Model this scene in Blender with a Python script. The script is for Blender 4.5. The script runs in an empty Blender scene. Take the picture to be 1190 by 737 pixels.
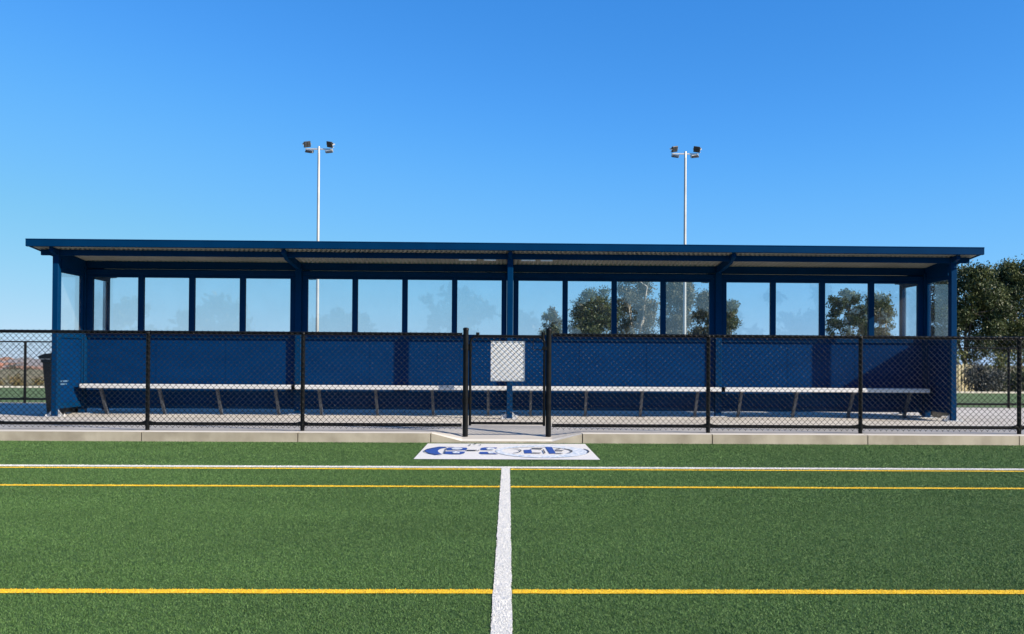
import bpy, math, random
import numpy as np
from mathutils import Vector, Matrix, Euler

R = math.radians
rng = np.random.default_rng(7)
random.seed(7)
scene = bpy.context.scene
col = scene.collection

# ------------------------------------------------------------------ helpers
def tag(o, label=None, cat=None, group=None, kind=None):
    if label: o['label'] = label
    if cat: o['category'] = cat
    if group: o['group'] = group
    if kind: o['kind'] = kind
    return o

def empty(name, loc, label=None, cat=None, group=None):
    o = bpy.data.objects.new(name, None)
    o.empty_display_size = .2
    o.location = loc
    col.objects.link(o)
    return tag(o, label, cat, group)

class MB:
    """collects shapes, then builds them as one mesh object"""
    def __init__(s):
        s.v, s.f, s.m, s.sm = [], [], [], []
    def add(s, vs, fs, mi=0, smooth=False):
        b = len(s.v)
        s.v += [tuple(v) for v in vs]
        s.f += [tuple(b + i for i in f) for f in fs]
        s.m += [mi] * len(fs); s.sm += [smooth] * len(fs)
    def box(s, x0, x1, y0, y1, z0, z1, mi=0, mat=None, c=0.0):
        if c:
            # box with chamfered edges
            vs = []; 
            for (sx, sy, sz) in [(a, b, d) for a in (0, 1) for b in (0, 1) for d in (0, 1)]:
                X, Y, Z = (x0, x1)[sx], (y0, y1)[sy], (z0, z1)[sz]
                dx, dy, dz = (c, -c)[sx], (c, -c)[sy], (c, -c)[sz]
                vs += [(X, Y + dy, Z + dz), (X + dx, Y, Z + dz), (X + dx, Y + dy, Z)]
            def i(a, b, d, k): return (a * 4 + b * 2 + d) * 3 + k
            fs = []
            for a in (0, 1):
                fs.append([i(a, 0, 0, 0), i(a, 0, 1, 0), i(a, 1, 1, 0), i(a, 1, 0, 0)])
                fs.append([i(0, a, 0, 1), i(1, a, 0, 1), i(1, a, 1, 1), i(0, a, 1, 1)])
                fs.append([i(0, 0, a, 2), i(0, 1, a, 2), i(1, 1, a, 2), i(1, 0, a, 2)])
                for b in (0, 1):
                    fs.append([i(a, b, 0, 0), i(a, b, 1, 0), i(a, b, 1, 1), i(a, b, 0, 1)])
                    fs.append([i(a, 0, b, 0), i(a, 1, b, 0), i(a, 1, b, 2), i(a, 0, b, 2)])
                    fs.append([i(0, a, b, 1), i(1, a, b, 1), i(1, a, b, 2), i(0, a, b, 2)])
                    for d in (0, 1):
                        fs.append([i(a, b, d, 0), i(a, b, d, 1), i(a, b, d, 2)])
        else:
            vs = [(x0, y0, z0), (x1, y0, z0), (x1, y1, z0), (x0, y1, z0), (x0, y0, z1), (x1, y0, z1), (x1, y1, z1), (x0, y1, z1)]
            fs = [(0, 3, 2, 1), (4, 5, 6, 7), (0, 1, 5, 4), (1, 2, 6, 5), (2, 3, 7, 6), (3, 0, 4, 7)]
        if mat is not None:
            vs = [tuple(mat @ Vector(v)) for v in vs]
        s.add(vs, fs, mi)
        return s
    def prism(s, poly, axis, a0, a1, mi=0):
        """extrude polygon (list of 2-D points) along axis x, y or z"""
        n = len(poly)
        def P(p, a):
            return {'x': (a, p[0], p[1]), 'y': (p[0], a, p[1]), 'z': (p[0], p[1], a)}[axis]
        vs = [P(p, a0) for p in poly] + [P(p, a1) for p in poly]
        fs = [tuple(range(n - 1, -1, -1)), tuple(range(n, 2 * n))]
        fs += [(i, (i + 1) % n, n + (i + 1) % n, n + i) for i in range(n)]
        s.add(vs, fs, mi); return s
    def tube(s, pts, r, n=10, mi=0, cap=True, smooth=True):
        pts = [Vector(p) for p in pts]
        rs = r if isinstance(r, (list, tuple)) else [r] * len(pts)
        vs, fs = [], []
        prev = None
        for k, p in enumerate(pts):
            d = (pts[min(k + 1, len(pts) - 1)] - pts[max(k - 1, 0)]).normalized()
            if prev is None:
                a = Vector((0, 0, 1)) if abs(d.z) < .9 else Vector((1, 0, 0))
                u = d.cross(a).normalized()
            else:
                u = (prev - d * prev.dot(d)).normalized()
            prev = u; w = d.cross(u)
            for j in range(n):
                t = 2 * math.pi * j / n
                vs.append(p + (u * math.cos(t) + w * math.sin(t)) * rs[k])
        for k in range(len(pts) - 1):
            for j in range(n):
                fs.append((k * n + j, k * n + (j + 1) % n, (k + 1) * n + (j + 1) % n, (k + 1) * n + j))
        s.add(vs, fs, mi, smooth)
        if cap:
            b = (len(pts) - 1) * n
            s.add(vs[:n], [tuple(range(n - 1, -1, -1))], mi)
            s.add(vs[b:], [tuple(range(n))], mi)
        return s
    def build(s, name, mats, parent=None, label=None):
        me = bpy.data.meshes.new(name)
        me.from_pydata(s.v, [], s.f)
        mats = mats if isinstance(mats, (list, tuple)) else [mats]
        for m in mats: me.materials.append(m)
        if len(mats) > 1: me.polygons.foreach_set('material_index', s.m)
        me.polygons.foreach_set('use_smooth', s.sm)
        me.update()
        o = bpy.data.objects.new(name, me)
        col.objects.link(o)
        if parent is not None:
            o.parent = parent
            o.matrix_parent_inverse = Matrix.Translation(-total_loc(parent))
        if label: o['label'] = label
        return o

def total_loc(o):
    # things (Empties) carry a location; parts are modelled in world coordinates and sit at the origin
    return Vector(o.location) if o.parent is None else Vector((0, 0, 0))

def quads_object(name, V, mats, parent=None, k=4, mi=None):
    """V: (n*k,3) array, every k vertices one face"""
    n = len(V) // k
    me = bpy.data.meshes.new(name)
    me.vertices.add(len(V)); me.vertices.foreach_set('co', np.ascontiguousarray(V, np.float32).ravel())
    me.loops.add(n * k); me.loops.foreach_set('vertex_index', np.arange(n * k, dtype=np.int32))
    me.polygons.add(n); me.polygons.foreach_set('loop_start', np.arange(0, n * k, k, dtype=np.int32))
    me.polygons.foreach_set('loop_total', np.full(n, k, np.int32))
    mats = mats if isinstance(mats, (list, tuple)) else [mats]
    for m in mats: me.materials.append(m)
    if mi is not None: me.polygons.foreach_set('material_index', np.asarray(mi, np.int32))
    me.update(calc_edges=True); me.validate()
    o = bpy.data.objects.new(name, me); col.objects.link(o)
    if parent is not None:
        o.parent = parent
        o.matrix_parent_inverse = Matrix.Translation(-total_loc(parent))
    return o

def copy_tree(o, parent=None):
    c = o.copy(); col.objects.link(c)
    if parent is not None: c.parent = parent
    for ch in [x for x in bpy.data.objects if x.parent == o]:
        copy_tree(ch, c)
    return c

# ------------------------------------------------------------------ materials
def new_mat(name):
    m = bpy.data.materials.new(name); m.use_nodes = True
    return m, m.node_tree.nodes, m.node_tree.links, m.node_tree.nodes['Principled BSDF']

def noise_mat(name, c1, c2, scale=8, rough=.5, metal=0., bump=0., bscale=None, detail=4, lo=.3, hi=.7, spec=.5, stretch=None, c3=None, s3=.6):
    m, N, L, P = new_mat(name)
    tc = N.new('ShaderNodeTexCoord'); src = tc.outputs['Object']
    if stretch:
        mp = N.new('ShaderNodeMapping'); mp.inputs['Scale'].default_value = stretch
        L.new(src, mp.inputs['Vector']); src = mp.outputs['Vector']
    n = N.new('ShaderNodeTexNoise'); n.inputs['Scale'].default_value = scale; n.inputs['Detail'].default_value = detail
    L.new(src, n.inputs['Vector'])
    r = N.new('ShaderNodeValToRGB')
    r.color_ramp.elements[0].position = lo; r.color_ramp.elements[1].position = hi
    r.color_ramp.elements[0].color = (*c1, 1); r.color_ramp.elements[1].color = (*c2, 1)
    L.new(n.outputs['Fac'], r.inputs['Fac'])
    out = r.outputs['Color']
    if c3:
        n3 = N.new('ShaderNodeTexNoise'); n3.inputs['Scale'].default_value = s3; n3.inputs['Detail'].default_value = 5
        L.new(tc.outputs['Object'], n3.inputs['Vector'])
        rr = N.new('ShaderNodeValToRGB'); rr.color_ramp.elements[0].position = .45; rr.color_ramp.elements[1].position = .72
        L.new(n3.outputs['Fac'], rr.inputs['Fac'])
        mx = N.new('ShaderNodeMix'); mx.data_type = 'RGBA'
        L.new(rr.outputs['Color'], mx.inputs['Factor']); L.new(out, mx.inputs['A']); mx.inputs['B'].default_value = (*c3, 1)
        out = mx.outputs['Result']
    L.new(out, P.inputs['Base Color'])
    P.inputs['Roughness'].default_value = rough; P.inputs['Metallic'].default_value = metal
    P.inputs['Specular IOR Level'].default_value = spec
    if bump:
        nb = N.new('ShaderNodeTexNoise'); nb.inputs['Scale'].default_value = bscale or scale * 4; nb.inputs['Detail'].default_value = 3
        L.new(src, nb.inputs['Vector'])
        b = N.new('ShaderNodeBump'); b.inputs['Strength'].default_value = bump; b.inputs['Distance'].default_value = .01
        L.new(nb.outputs['Fac'], b.inputs['Height']); L.new(b.outputs['Normal'], P.inputs['Normal'])
    return m

def island_mat(name, cols, rough=.6, trans=.0, spec=.3, noise=None):  # noise: slow drift of tone over the ground
    """colour picked per loose piece (leaf, fibre)"""
    m, N, L, P = new_mat(name)
    g = N.new('ShaderNodeNewGeometry')
    r = N.new('ShaderNodeValToRGB'); cr = r.color_ramp
    while len(cr.elements) < len(cols): cr.elements.new(.5)
    for i, c in enumerate(cols):
        cr.elements[i].position = i / (len(cols) - 1); cr.elements[i].color = (*c, 1)
    L.new(g.outputs['Random Per Island'], r.inputs['Fac'])
    L.new(r.outputs['Color'], P.inputs['Base Color'])
    if noise:
        tc = N.new('ShaderNodeTexCoord'); mp = N.new('ShaderNodeMapping'); mp.inputs['Scale'].default_value = noise
        nz = N.new('ShaderNodeTexNoise'); nz.inputs['Scale'].default_value = 1; nz.inputs['Detail'].default_value = 6; nz.inputs['Roughness'].default_value = .6
        L.new(tc.outputs['Object'], mp.inputs['Vector']); L.new(mp.outputs['Vector'], nz.inputs['Vector'])
        mr = N.new('ShaderNodeMapRange'); mr.inputs['From Min'].default_value = .3; mr.inputs['From Max'].default_value = .7; mr.inputs['To Min'].default_value = .86; mr.inputs['To Max'].default_value = 1.14
        L.new(nz.outputs['Fac'], mr.inputs['Value'])
        vm = N.new('ShaderNodeVectorMath'); vm.operation = 'SCALE'; L.new(r.outputs['Color'], vm.inputs[0]); L.new(mr.outputs['Result'], vm.inputs['Scale']); L.new(vm.outputs[0], P.inputs['Base Color'])
    P.inputs['Roughness'].default_value = rough; P.inputs['Specular IOR Level'].default_value = spec
    if trans:
        t = N.new('ShaderNodeBsdfTranslucent'); L.new(r.outputs['Color'], t.inputs['Color'])
        mx = N.new('ShaderNodeMixShader'); mx.inputs['Fac'].default_value = trans
        L.new(P.outputs['BSDF'], mx.inputs[1]); L.new(t.outputs['BSDF'], mx.inputs[2])
        L.new(mx.outputs['Shader'], N['Material Output'].inputs['Surface'])
    return m

def glass_mat(name, tint=(.93, .96, .97), k=.09, dirt=.035):
    m, N, L, P = new_mat(name)
    N.remove(P)
    lw = N.new('ShaderNodeLayerWeight'); lw.inputs['Blend'].default_value = .5
    p = N.new('ShaderNodeMath'); p.operation = 'POWER'; p.inputs[1].default_value = 5
    L.new(lw.outputs['Facing'], p.inputs[0])
    ma = N.new('ShaderNodeMath'); ma.operation = 'MULTIPLY_ADD'; ma.inputs[1].default_value = .9; ma.inputs[2].default_value = k
    L.new(p.outputs[0], ma.inputs[0])
    tr = N.new('ShaderNodeBsdfTransparent'); tr.inputs['Color'].default_value = (*tint, 1)
    gl = N.new('ShaderNodeBsdfGlossy'); gl.inputs['Roughness'].default_value = 0.015
    mx = N.new('ShaderNodeMixShader'); L.new(ma.outputs[0], mx.inputs['Fac']); L.new(tr.outputs[0], mx.inputs[1]); L.new(gl.outputs[0], mx.inputs[2])
    # a thin film of dust, uneven
    tc = N.new('ShaderNodeTexCoord'); n = N.new('ShaderNodeTexNoise'); n.inputs['Scale'].default_value = 3; n.inputs['Detail'].default_value = 6
    L.new(tc.outputs['Object'], n.inputs['Vector'])
    mm = N.new('ShaderNodeMath'); mm.operation = 'MULTIPLY'; mm.inputs[1].default_value = dirt * 2
    L.new(n.outputs['Fac'], mm.inputs[0])
    df = N.new('ShaderNodeBsdfDiffuse'); df.inputs['Color'].default_value = (.6, .6, .58, 1)
    m2 = N.new('ShaderNodeMixShader'); L.new(mm.outputs[0], m2.inputs['Fac']); L.new(mx.outputs[0], m2.inputs[1]); L.new(df.outputs[0], m2.inputs[2])
    L.new(m2.outputs[0], N['Material Output'].inputs['Surface'])
    return m

M = {}
M['blue'] = noise_mat('blue_powder_coat', (.0002, .022, .074), (.0004, .027, .088), 3, .5, spec=.03, bump=.02, bscale=60)
M['panel'] = noise_mat('blue_sheet', (.0002, .021, .084), (.0004, .026, .100), 1.5, .6, spec=.02, bump=.03, bscale=40, stretch=(1, 1, 3))
M['soffit'] = noise_mat('zinc_sheet_underside', (.26, .26, .225), (.33, .33, .29), 2.0, .45, stretch=(1, .3, 1))
M['black'] = noise_mat('black_powder_coat', (.0035, .004, .005), (.008, .009, .010), 12, .38, spec=.13)
M['wire'] = noise_mat('black_pvc_wire', (.003, .0035, .0045), (.006, .007, .008), 12, .25, spec=.2)
M['alu'] = noise_mat('brushed_aluminium', (.57, .575, .58), (.66, .665, .67), 5, .45, metal=.2, stretch=(.2, 4, 4))
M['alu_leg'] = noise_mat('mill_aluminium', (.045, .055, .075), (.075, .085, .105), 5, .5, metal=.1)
M['zinc'] = noise_mat('galvanised_steel', (.50, .51, .52), (.64, .65, .66), 14, .45, metal=.5)
M['pole'] = noise_mat('galvanised_pole', (.37, .385, .39), (.46, .475, .48), 1.2, .5, metal=.25)
M['lamp'] = noise_mat('lamp_housing', (.02, .02, .025), (.05, .05, .055), 6, .4)
M['lens'] = noise_mat('lamp_lens', (.03, .035, .045), (.06, .07, .085), 9, .15)
M['sign'] = noise_mat('white_sign_sheet', (.66, .67, .68), (.73, .74, .75), 3, .4)
M['sticker'] = noise_mat('pale_sticker', (.07, .15, .25), (.13, .22, .32), 30, .5)
M['plastic'] = noise_mat('dark_green_plastic', (.003, .005, .006), (.006, .009, .009), 4, .45)
M['rubber'] = noise_mat('rubber', (.012, .012, .012), (.02, .02, .02), 9, .8)
M['glass'] = glass_mat('window_glass')
M['concrete'] = noise_mat('broomed_concrete', (.42, .405, .375), (.51, .49, .455), 1.6, .85, bump=.25, bscale=90, c3=(.38, .36, .33), s3=.9)
M['kerb'] = noise_mat('kerb_concrete', (.34, .305, .235), (.42, .38, .30), 2.5, .85, bump=.3, bscale=70, c3=(.26, .23, .175), s3=3.0, stretch=(3, 1, .6))
M['kerb_top'] = noise_mat('pale_kerb_top', (.58, .56, .51), (.68, .66, .60), 3, .8, bump=.1, bscale=60)  # paler concrete for the top faces of the kerb
M['turf'] = noise_mat('turf_base', (.032, .068, .017), (.060, .118, .033), 90, .8, bump=.6, bscale=130, spec=.2, c3=(.042, .088, .025), s3=.35)
M['far_turf'] = noise_mat('far_turf', (.060, .115, .030), (.09, .155, .045), 40, .9, bump=.5, bscale=80, c3=(.075, .12, .035), s3=.2)
M['fibre'] = island_mat('turf_fibre', [(.020, .052, .011), (.052, .122, .030), (.080, .160, .045), (.118, .204, .070)], .6, 0, .25, (.5, 1.6, 1))
M['line_white'] = noise_mat('white_line_base', (.54, .54, .51), (.64, .64, .62), 60, .7, bump=.5, bscale=120)
M['fibre_white'] = island_mat('white_fibre', [(.57, .57, .54), (.63, .63, .61), (.67, .67, .65)], .5, 0, .4)
M['line_yellow'] = noise_mat('yellow_line_base', (.66, .42, .008), (.76, .51, .014), 60, .7, bump=.5, bscale=120)
M['fibre_yellow'] = island_mat('yellow_fibre', [(.60, .38, .008), (.72, .47, .012), (.80, .55, .03)], .5, 0, .4)
M['mat_white'] = noise_mat('painted_white_turf', (.60, .60, .59), (.69, .69, .68), 40, .7, bump=.5, bscale=110)
M['logo_blue'] = noise_mat('painted_blue_turf', (.010, .055, .27), (.018, .075, .33), 40, .7, bump=.5, bscale=110)
M['logo_dark'] = noise_mat('painted_dark_turf', (.02, .03, .05), (.05, .06, .09), 40, .7)
def speckle_mat():
    m, N, L, P = new_mat('faded_blue_grey_print')
    tc = N.new('ShaderNodeTexCoord'); n = N.new('ShaderNodeTexNoise'); n.inputs['Scale'].default_value = 26; n.inputs['Detail'].default_value = 3
    L.new(tc.outputs['Object'], n.inputs['Vector'])
    r = N.new('ShaderNodeValToRGB'); r.color_ramp.elements[0].position = .42; r.color_ramp.elements[1].position = .58
    r.color_ramp.elements[0].color = (.36, .45, .56, 1); r.color_ramp.elements[1].color = (.70, .73, .76, 1)
    L.new(n.outputs['Fac'], r.inputs['Fac']); L.new(r.outputs['Color'], P.inputs['Base Color']); P.inputs['Roughness'].default_value = .7
    return m
M['logo_grey'] = speckle_mat()
M['ground'] = noise_mat('dry_grass_ground', (.16, .135, .07), (.10, .115, .045), .15, .95, detail=8, c3=(.20, .165, .09), s3=.05)
M['edging'] = noise_mat('cream_concrete_edging', (.60, .56, .47), (.70, .66, .56), 3, .8)
M['bark'] = noise_mat('pale_gum_bark', (.30, .27, .23), (.55, .52, .47), 2.5, .8, stretch=(3, 3, .6), bump=.4)
M['dark_bark'] = noise_mat('dark_bark', (.07, .055, .045), (.15, .12, .10), 4, .9, stretch=(3, 3, .6), bump=.4)
M['leaf_dark'] = island_mat('dark_gum_leaf', [(.012, .022, .010), (.026, .044, .017), (.048, .072, .027), (.090, .112, .048)], .5, .22, .3)
M['leaf_olive'] = island_mat('olive_gum_leaf', [(.026, .040, .014), (.056, .078, .026), (.092, .115, .042), (.13, .15, .062)], .5, .22, .3)
M['leaf_grey'] = island_mat('grey_gum_leaf', [(.040, .048, .032), (.085, .092, .058), (.13, .135, .085), (.18, .18, .125)], .5, .25, .3)
M['leaf_shrub'] = island_mat('yellow_green_shrub_leaf', [(.05, .065, .015), (.10, .12, .028), (.16, .17, .045)], .55, .2, .3)
M['leaf_bush'] = island_mat('grey_bush_leaf', [(.035, .045, .042), (.075, .088, .085), (.11, .12, .115)], .6, .15, .3)
M['leaf_far'] = island_mat('far_tree_leaf', [(.018, .026, .017), (.036, .046, .028), (.07, .075, .05)], .6, .15, .2)
PALER = {M['leaf_dark'].name: M['leaf_olive'], M['leaf_olive'].name: M['leaf_grey'], M['leaf_grey'].name: island_mat('silver_gum_leaf', [(.07, .078, .05), (.12, .125, .08), (.17, .17, .115), (.23, .23, .17)], .5, .25, .3)}  # paler leaf colour for the clumps painted as sunlit
M['paling'] = noise_mat('cream_paling', (.60, .52, .30), (.72, .64, .40), 6, .7)
M['house_wall'] = [noise_mat('pale_render', (.50, .46, .42), (.60, .56, .52), .5, .8), noise_mat('brown_brick', (.24, .15, .11), (.32, .21, .16), .8, .85), noise_mat('cream_brick', (.45, .38, .28), (.55, .47, .36), .8, .85)]
M['house_roof'] = [noise_mat('orange_tile', (.30, .13, .08), (.38, .17, .11), .8, .8), noise_mat('grey_tile', (.16, .16, .17), (.24, .24, .25), .8, .8), noise_mat('brown_tile', (.22, .13, .09), (.30, .18, .13), .8, .8)]

# ------------------------------------------------------------------ ground
def terrain():
    xs = np.concatenate([np.linspace(-1800, -120, 15), np.linspace(-100, 100, 17), np.linspace(120, 1800, 15)])
    ys = np.concatenate([np.linspace(-600, -60, 8), np.array([-40, -20, 0, 15, 20, 25, 30, 34, 38, 44, 60, 80, 110, 150, 200, 260, 340, 440, 560, 700, 900, 1200, 1700, 2400])])
    def h(x, y):
        if y < 36: return -.06
        z = float(np.interp(y, [36, 44, 110, 260, 340, 700, 1200, 2400], [-.06, .25, -.3, -6.5, -6.5, -2.5, 1.0, 0.0]))
        w = float(np.interp(x, [-60, -15], [1, 0]))
        return z * w + (1 - w) * (-.06 if y > 40 else z * .3 - .06)
    vs = [(x, y, h(x, y)) for y in ys for x in xs]
    n = len(xs)
    fs = [(j * n + i, j * n + i + 1, (j + 1) * n + i + 1, (j + 1) * n + i) for j in range(len(ys) - 1) for i in range(n - 1)]
    b = MB(); b.add(vs, fs, 0, True)
    return tag(b.build('ground', M['ground']), kind='structure'), h
ground, ground_h = terrain()

KY = 10.94            # front edge of the kerb
FLOOR = .115          # top of the concrete
b = MB(); b.box(-45, 45, -40, KY, -.05, 0); tag(b.build('turf', M['turf']), kind='structure')
b = MB(); b.box(-60, 60, 18.27, 31.0, -.05, 0); tag(b.build('rear_turf', M['far_turf']), kind='structure')
b = MB(); b.box(-60, 60, 31.0, 31.35, -.05, .05); tag(b.build('rear_kerb', M['edging']), kind='structure')

XC = -.012
def ramp_z(x, y):
    d = max(0., FLOOR - (.022 + .115 * (y - KY)))
    a = abs(x - XC)
    t = min(1., max(0., (.92 - a) / (.92 - .55)))
    return FLOOR - d * t
def sheet(b, xs, ys, zf, bottom, top=0):
    n = len(xs); m = len(ys)
    vs = [(x, y, zf(x, y)) for y in ys for x in xs]
    fs = [(j * n + i, j * n + i + 1, (j + 1) * n + i + 1, (j + 1) * n + i) for j in range(m - 1) for i in range(n - 1)]
    b.add(vs, fs, top)
    fr = [(x, ys[0], zf(x, ys[0])) for x in xs] + [(x, ys[0], bottom) for x in xs]
    b.add(fr, [(i, n + i, n + i + 1, i + 1) for i in range(n - 1)])
    bk = [(x, ys[-1], zf(x, ys[-1])) for x in xs] + [(x, ys[-1], bottom) for x in xs]
    b.add(bk, [(i, i + 1, n + i + 1, n + i) for i in range(n - 1)])
    for X in (xs[0], xs[-1]):
        sd = [(X, y, zf(X, y)) for y in ys] + [(X, y, bottom) for y in ys]
        b.add(sd, [(j, j + 1, m + j + 1, m + j) for j in range(m - 1)])
joints = [-44.8] + [-4.399 - 1.87 * k for k in range(20, 0, -1)] + [-4.399, -2.531, -.932, .903, 2.484, 4.39] + [4.39 + 1.87 * k for k in range(1, 21)]
b = MB()
for x0, x1 in zip(joints[:-1], joints[1:]):
    if x0 < -.94 or x1 > .91: xs = [x0 + .006, x1 - .006]
    else: xs = [x0 + .006] + [XC + q for q in (-.915, -.85, -.7, -.55, 0, .55, .7, .85)] + [x1 - .006]
    xs = sorted(xs)
    sheet(b, xs, [KY + .004, KY + .13], ramp_z, -.04, 1)
    # small arris along the front edge
tag(b.build('kerb', [M['kerb'], M['kerb_top']]), kind='structure')
b = MB()
xs = [-60, -20, -8, -3, -1.2] + [XC + q for q in (-.92, -.83, -.74, -.65, -.55, 0, .55, .65, .74, .83, .92)] + [1.2, 3, 8, 20, 60]
ys = [KY + .135, KY + .3, KY + .5, KY + .7, KY + .8087, 12.2, 13, 14, 15, 16, 17, 18.12]
sheet(b, xs, ys, lambda x, y: ramp_z(x, y) + .003 * math.sin(x * 3.1 + y * 2.3), -.045)
tag(b.build('concrete_apron', M['concrete']), kind='structure')
b = MB()
for k in range(-24, 24): b.box(k * 1.87 + .006, k * 1.87 + 1.864, 18.125, 18.262, -.04, FLOOR)
tag(b.build('kerb', M['kerb']), kind='structure')
# saw cuts in the apron: thin dark recesses
# ------------------------------------------------------------------ turf fibres and lines
def fibres(x0, x1, y0, y1, dens, h=.011, w=.0042, z=0., xr=None):
    n = int((x1 - x0) * (y1 - y0) * dens)
    x = rng.uniform(x0, x1, n); y = rng.uniform(y0, y1, n)
    if xr is not None:
        k = np.abs(x) < xr(y); x, y = x[k], y[k]
    return fibre_quads(x, y, h, w, z)
def fibre_quads(x, y, h, w, z):
    n = len(x)
    a = rng.uniform(0, np.pi, n); ca, sa = np.cos(a) * .5, np.sin(a) * .5
    ww = w * rng.uniform(.7, 1.3, n); hh = h * rng.uniform(.4, 1.25, n)
    lx, ly = rng.normal(0, .75, n) * hh, rng.normal(.15, .75, n) * hh
    V = np.empty((n, 4, 3))
    V[:, 0] = np.stack([x - ca * ww, y - sa * ww, np.full(n, z)], 1)
    V[:, 1] = np.stack([x + ca * ww, y + sa * ww, np.full(n, z)], 1)
    V[:, 2] = np.stack([x + ca * ww * .5 + lx, y + sa * ww * .5 + ly, z + hh], 1)
    V[:, 3] = np.stack([x - ca * ww * .5 + lx, y - sa * ww * .5 + ly, z + hh], 1)
    return V.reshape(-1, 3)
CL = (-.0575, .0195)       # centre line, x range
LINES = []                 # (name, y0, y1, colour)
lines = [('white_sideline', 8.325, 8.455, 'white'), ('yellow_line', 8.205, 8.275, 'yellow'), ('yellow_line', 7.05, 7.125, 'yellow'), ('yellow_line', 3.822, 3.888, 'yellow')]
half = lambda y: .62 * y + 1.3
def in_lines(x, y, pad=.0):
    k = (x > CL[0] - pad) & (x < CL[1] + pad) & (y < 8.455)
    for _, a, c, _ in lines: k |= (y > a - pad) & (y < c + pad)
    return k
parts = []
for (a, c, dens, h, w) in ((2.7, 4.4, 46000, .0052, .0022), (4.4, 6.2, 36000, .0052, .0023), (6.2, 8.6, 24000, .006, .0028), (8.6, KY - .01, 9000, .007, .004)):
    n = int(2 * half(c) * (c - a) * dens)
    x = rng.uniform(-half(c), half(c), n); y = rng.uniform(a, c, n)
    k = (np.abs(x) < half(y)) & ~in_lines(x, y, .0)
    k &= ~((y > 9.05) & (y < 10.86) & (np.abs(x + .01) < .96))
    parts.append(fibre_quads(x[k], y[k], h, w, 0.))
tag(quads_object('turf_fibres', np.concatenate(parts), M['fibre']), 'short curly green fibres of the synthetic turf in front of the kerb', 'turf fibres', kind='stuff')

def line_mesh(name, x0, x1, y0, y1, c, along):
    b = MB(); n = 160
    ts = np.linspace(0, 1, n + 1); vs = []
    for t in ts:
        j1, j2 = rng.normal(0, .0016, 2)
        if along == 'x': vs += [(x0 + (x1 - x0) * t, y0 + j1, .004), (x0 + (x1 - x0) * t, y1 + j2, .004)]
        else: vs += [(x1 + j1, y0 + (y1 - y0) * t, .0045), (x0 + j2, y0 + (y1 - y0) * t, .0045)]
    b.add(vs, [(2 * i, 2 * i + 2, 2 * i + 3, 2 * i + 1) for i in range(n)])
    o = b.build(name, [M['line_' + c], M['fibre_' + c]])
    return o
def add_fibres(o, V):
    me = o.data
    fo = quads_object('fibre_tmp', V, [M['turf']])
    nv, nf = len(me.vertices), len(me.polygons)
    v1 = np.empty(nv * 3, np.float32); me.vertices.foreach_get('co', v1)
    faces = [tuple(p.vertices) for p in me.polygons]
    mats = list(me.materials)
    nm = bpy.data.meshes.new(me.name)
    k = len(V) // 4
    nm.from_pydata(np.concatenate([v1.reshape(-1, 3), V]).tolist(), [], faces + [(nv + 4 * i, nv + 4 * i + 1, nv + 4 * i + 2, nv + 4 * i + 3) for i in range(k)])
    for m in mats: nm.materials.append(m)
    nm.polygons.foreach_set('material_index', [0] * nf + [1] * k)
    nm.update(); o.data = nm
    bpy.data.objects.remove(fo)
for name, a, c, colr in lines:
    segs = [(-30, CL[0] - .004), (CL[1] + .004, 30)] if colr == 'yellow' else [(-30, 30)]
    b = MB(); n = 400
    for s0, s1 in segs:
        xs = np.linspace(s0, s1, n); vs = []
        for x in xs:
            j1, j2 = rng.normal(0, .0016, 2); vs += [(x, a + j1, .004), (x, c + j2, .004)]
        b.add(vs, [(2 * i, 2 * i + 2, 2 * i + 3, 2 * i + 1) for i in range(n - 1)])
    o = b.build(name, [M['line_' + colr], M['fibre_' + colr]])
    hx = half(c); dens = 30000 if c < 5 else 9000
    n = int(2 * hx * (c - a) * dens)
    x = rng.uniform(-hx, hx, n); y = rng.uniform(a - .002, c + .002, n)
    if colr == 'yellow':
        k = (x < CL[0] - .006) | (x > CL[1] + .006); x, y = x[k], y[k]
    add_fibres(o, fibre_quads(x, y, .0032, .0022 if c < 5 else .004, .004))
    tag(o, kind='structure')
b = MB(); n = 220; vs = []
for t in np.linspace(0, 1, n):
    j1, j2 = rng.normal(0, .0016, 2); y = -12 + (8.333 + 12) * t
    vs += [(CL[1] + j1, y, .0045), (CL[0] + j2, y, .0045)]
b.add(vs, [(2 * i, 2 * i + 2, 2 * i + 3, 2 * i + 1) for i in range(n - 1)])
o = b.build('white_centre_line', [M['line_white'], M['fibre_white']])
n = int(.079 * 5.5 * 30000); y = 2.9 + 5.43 * rng.uniform(0, 1, n) ** 1.3
add_fibres(o, fibre_quads(rng.uniform(CL[0] - .001, CL[1] + .001, n), y, .0036, .0024, .004))
tag(o, kind='structure')

# ------------------------------------------------------------------ painted club mat
b = MB()
b.add([(-.944, 9.075, .004), (.927, 9.085, .004), (.924, 10.83, .004), (-.955, 10.80, .004)], [(0, 1, 2, 3)])
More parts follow.
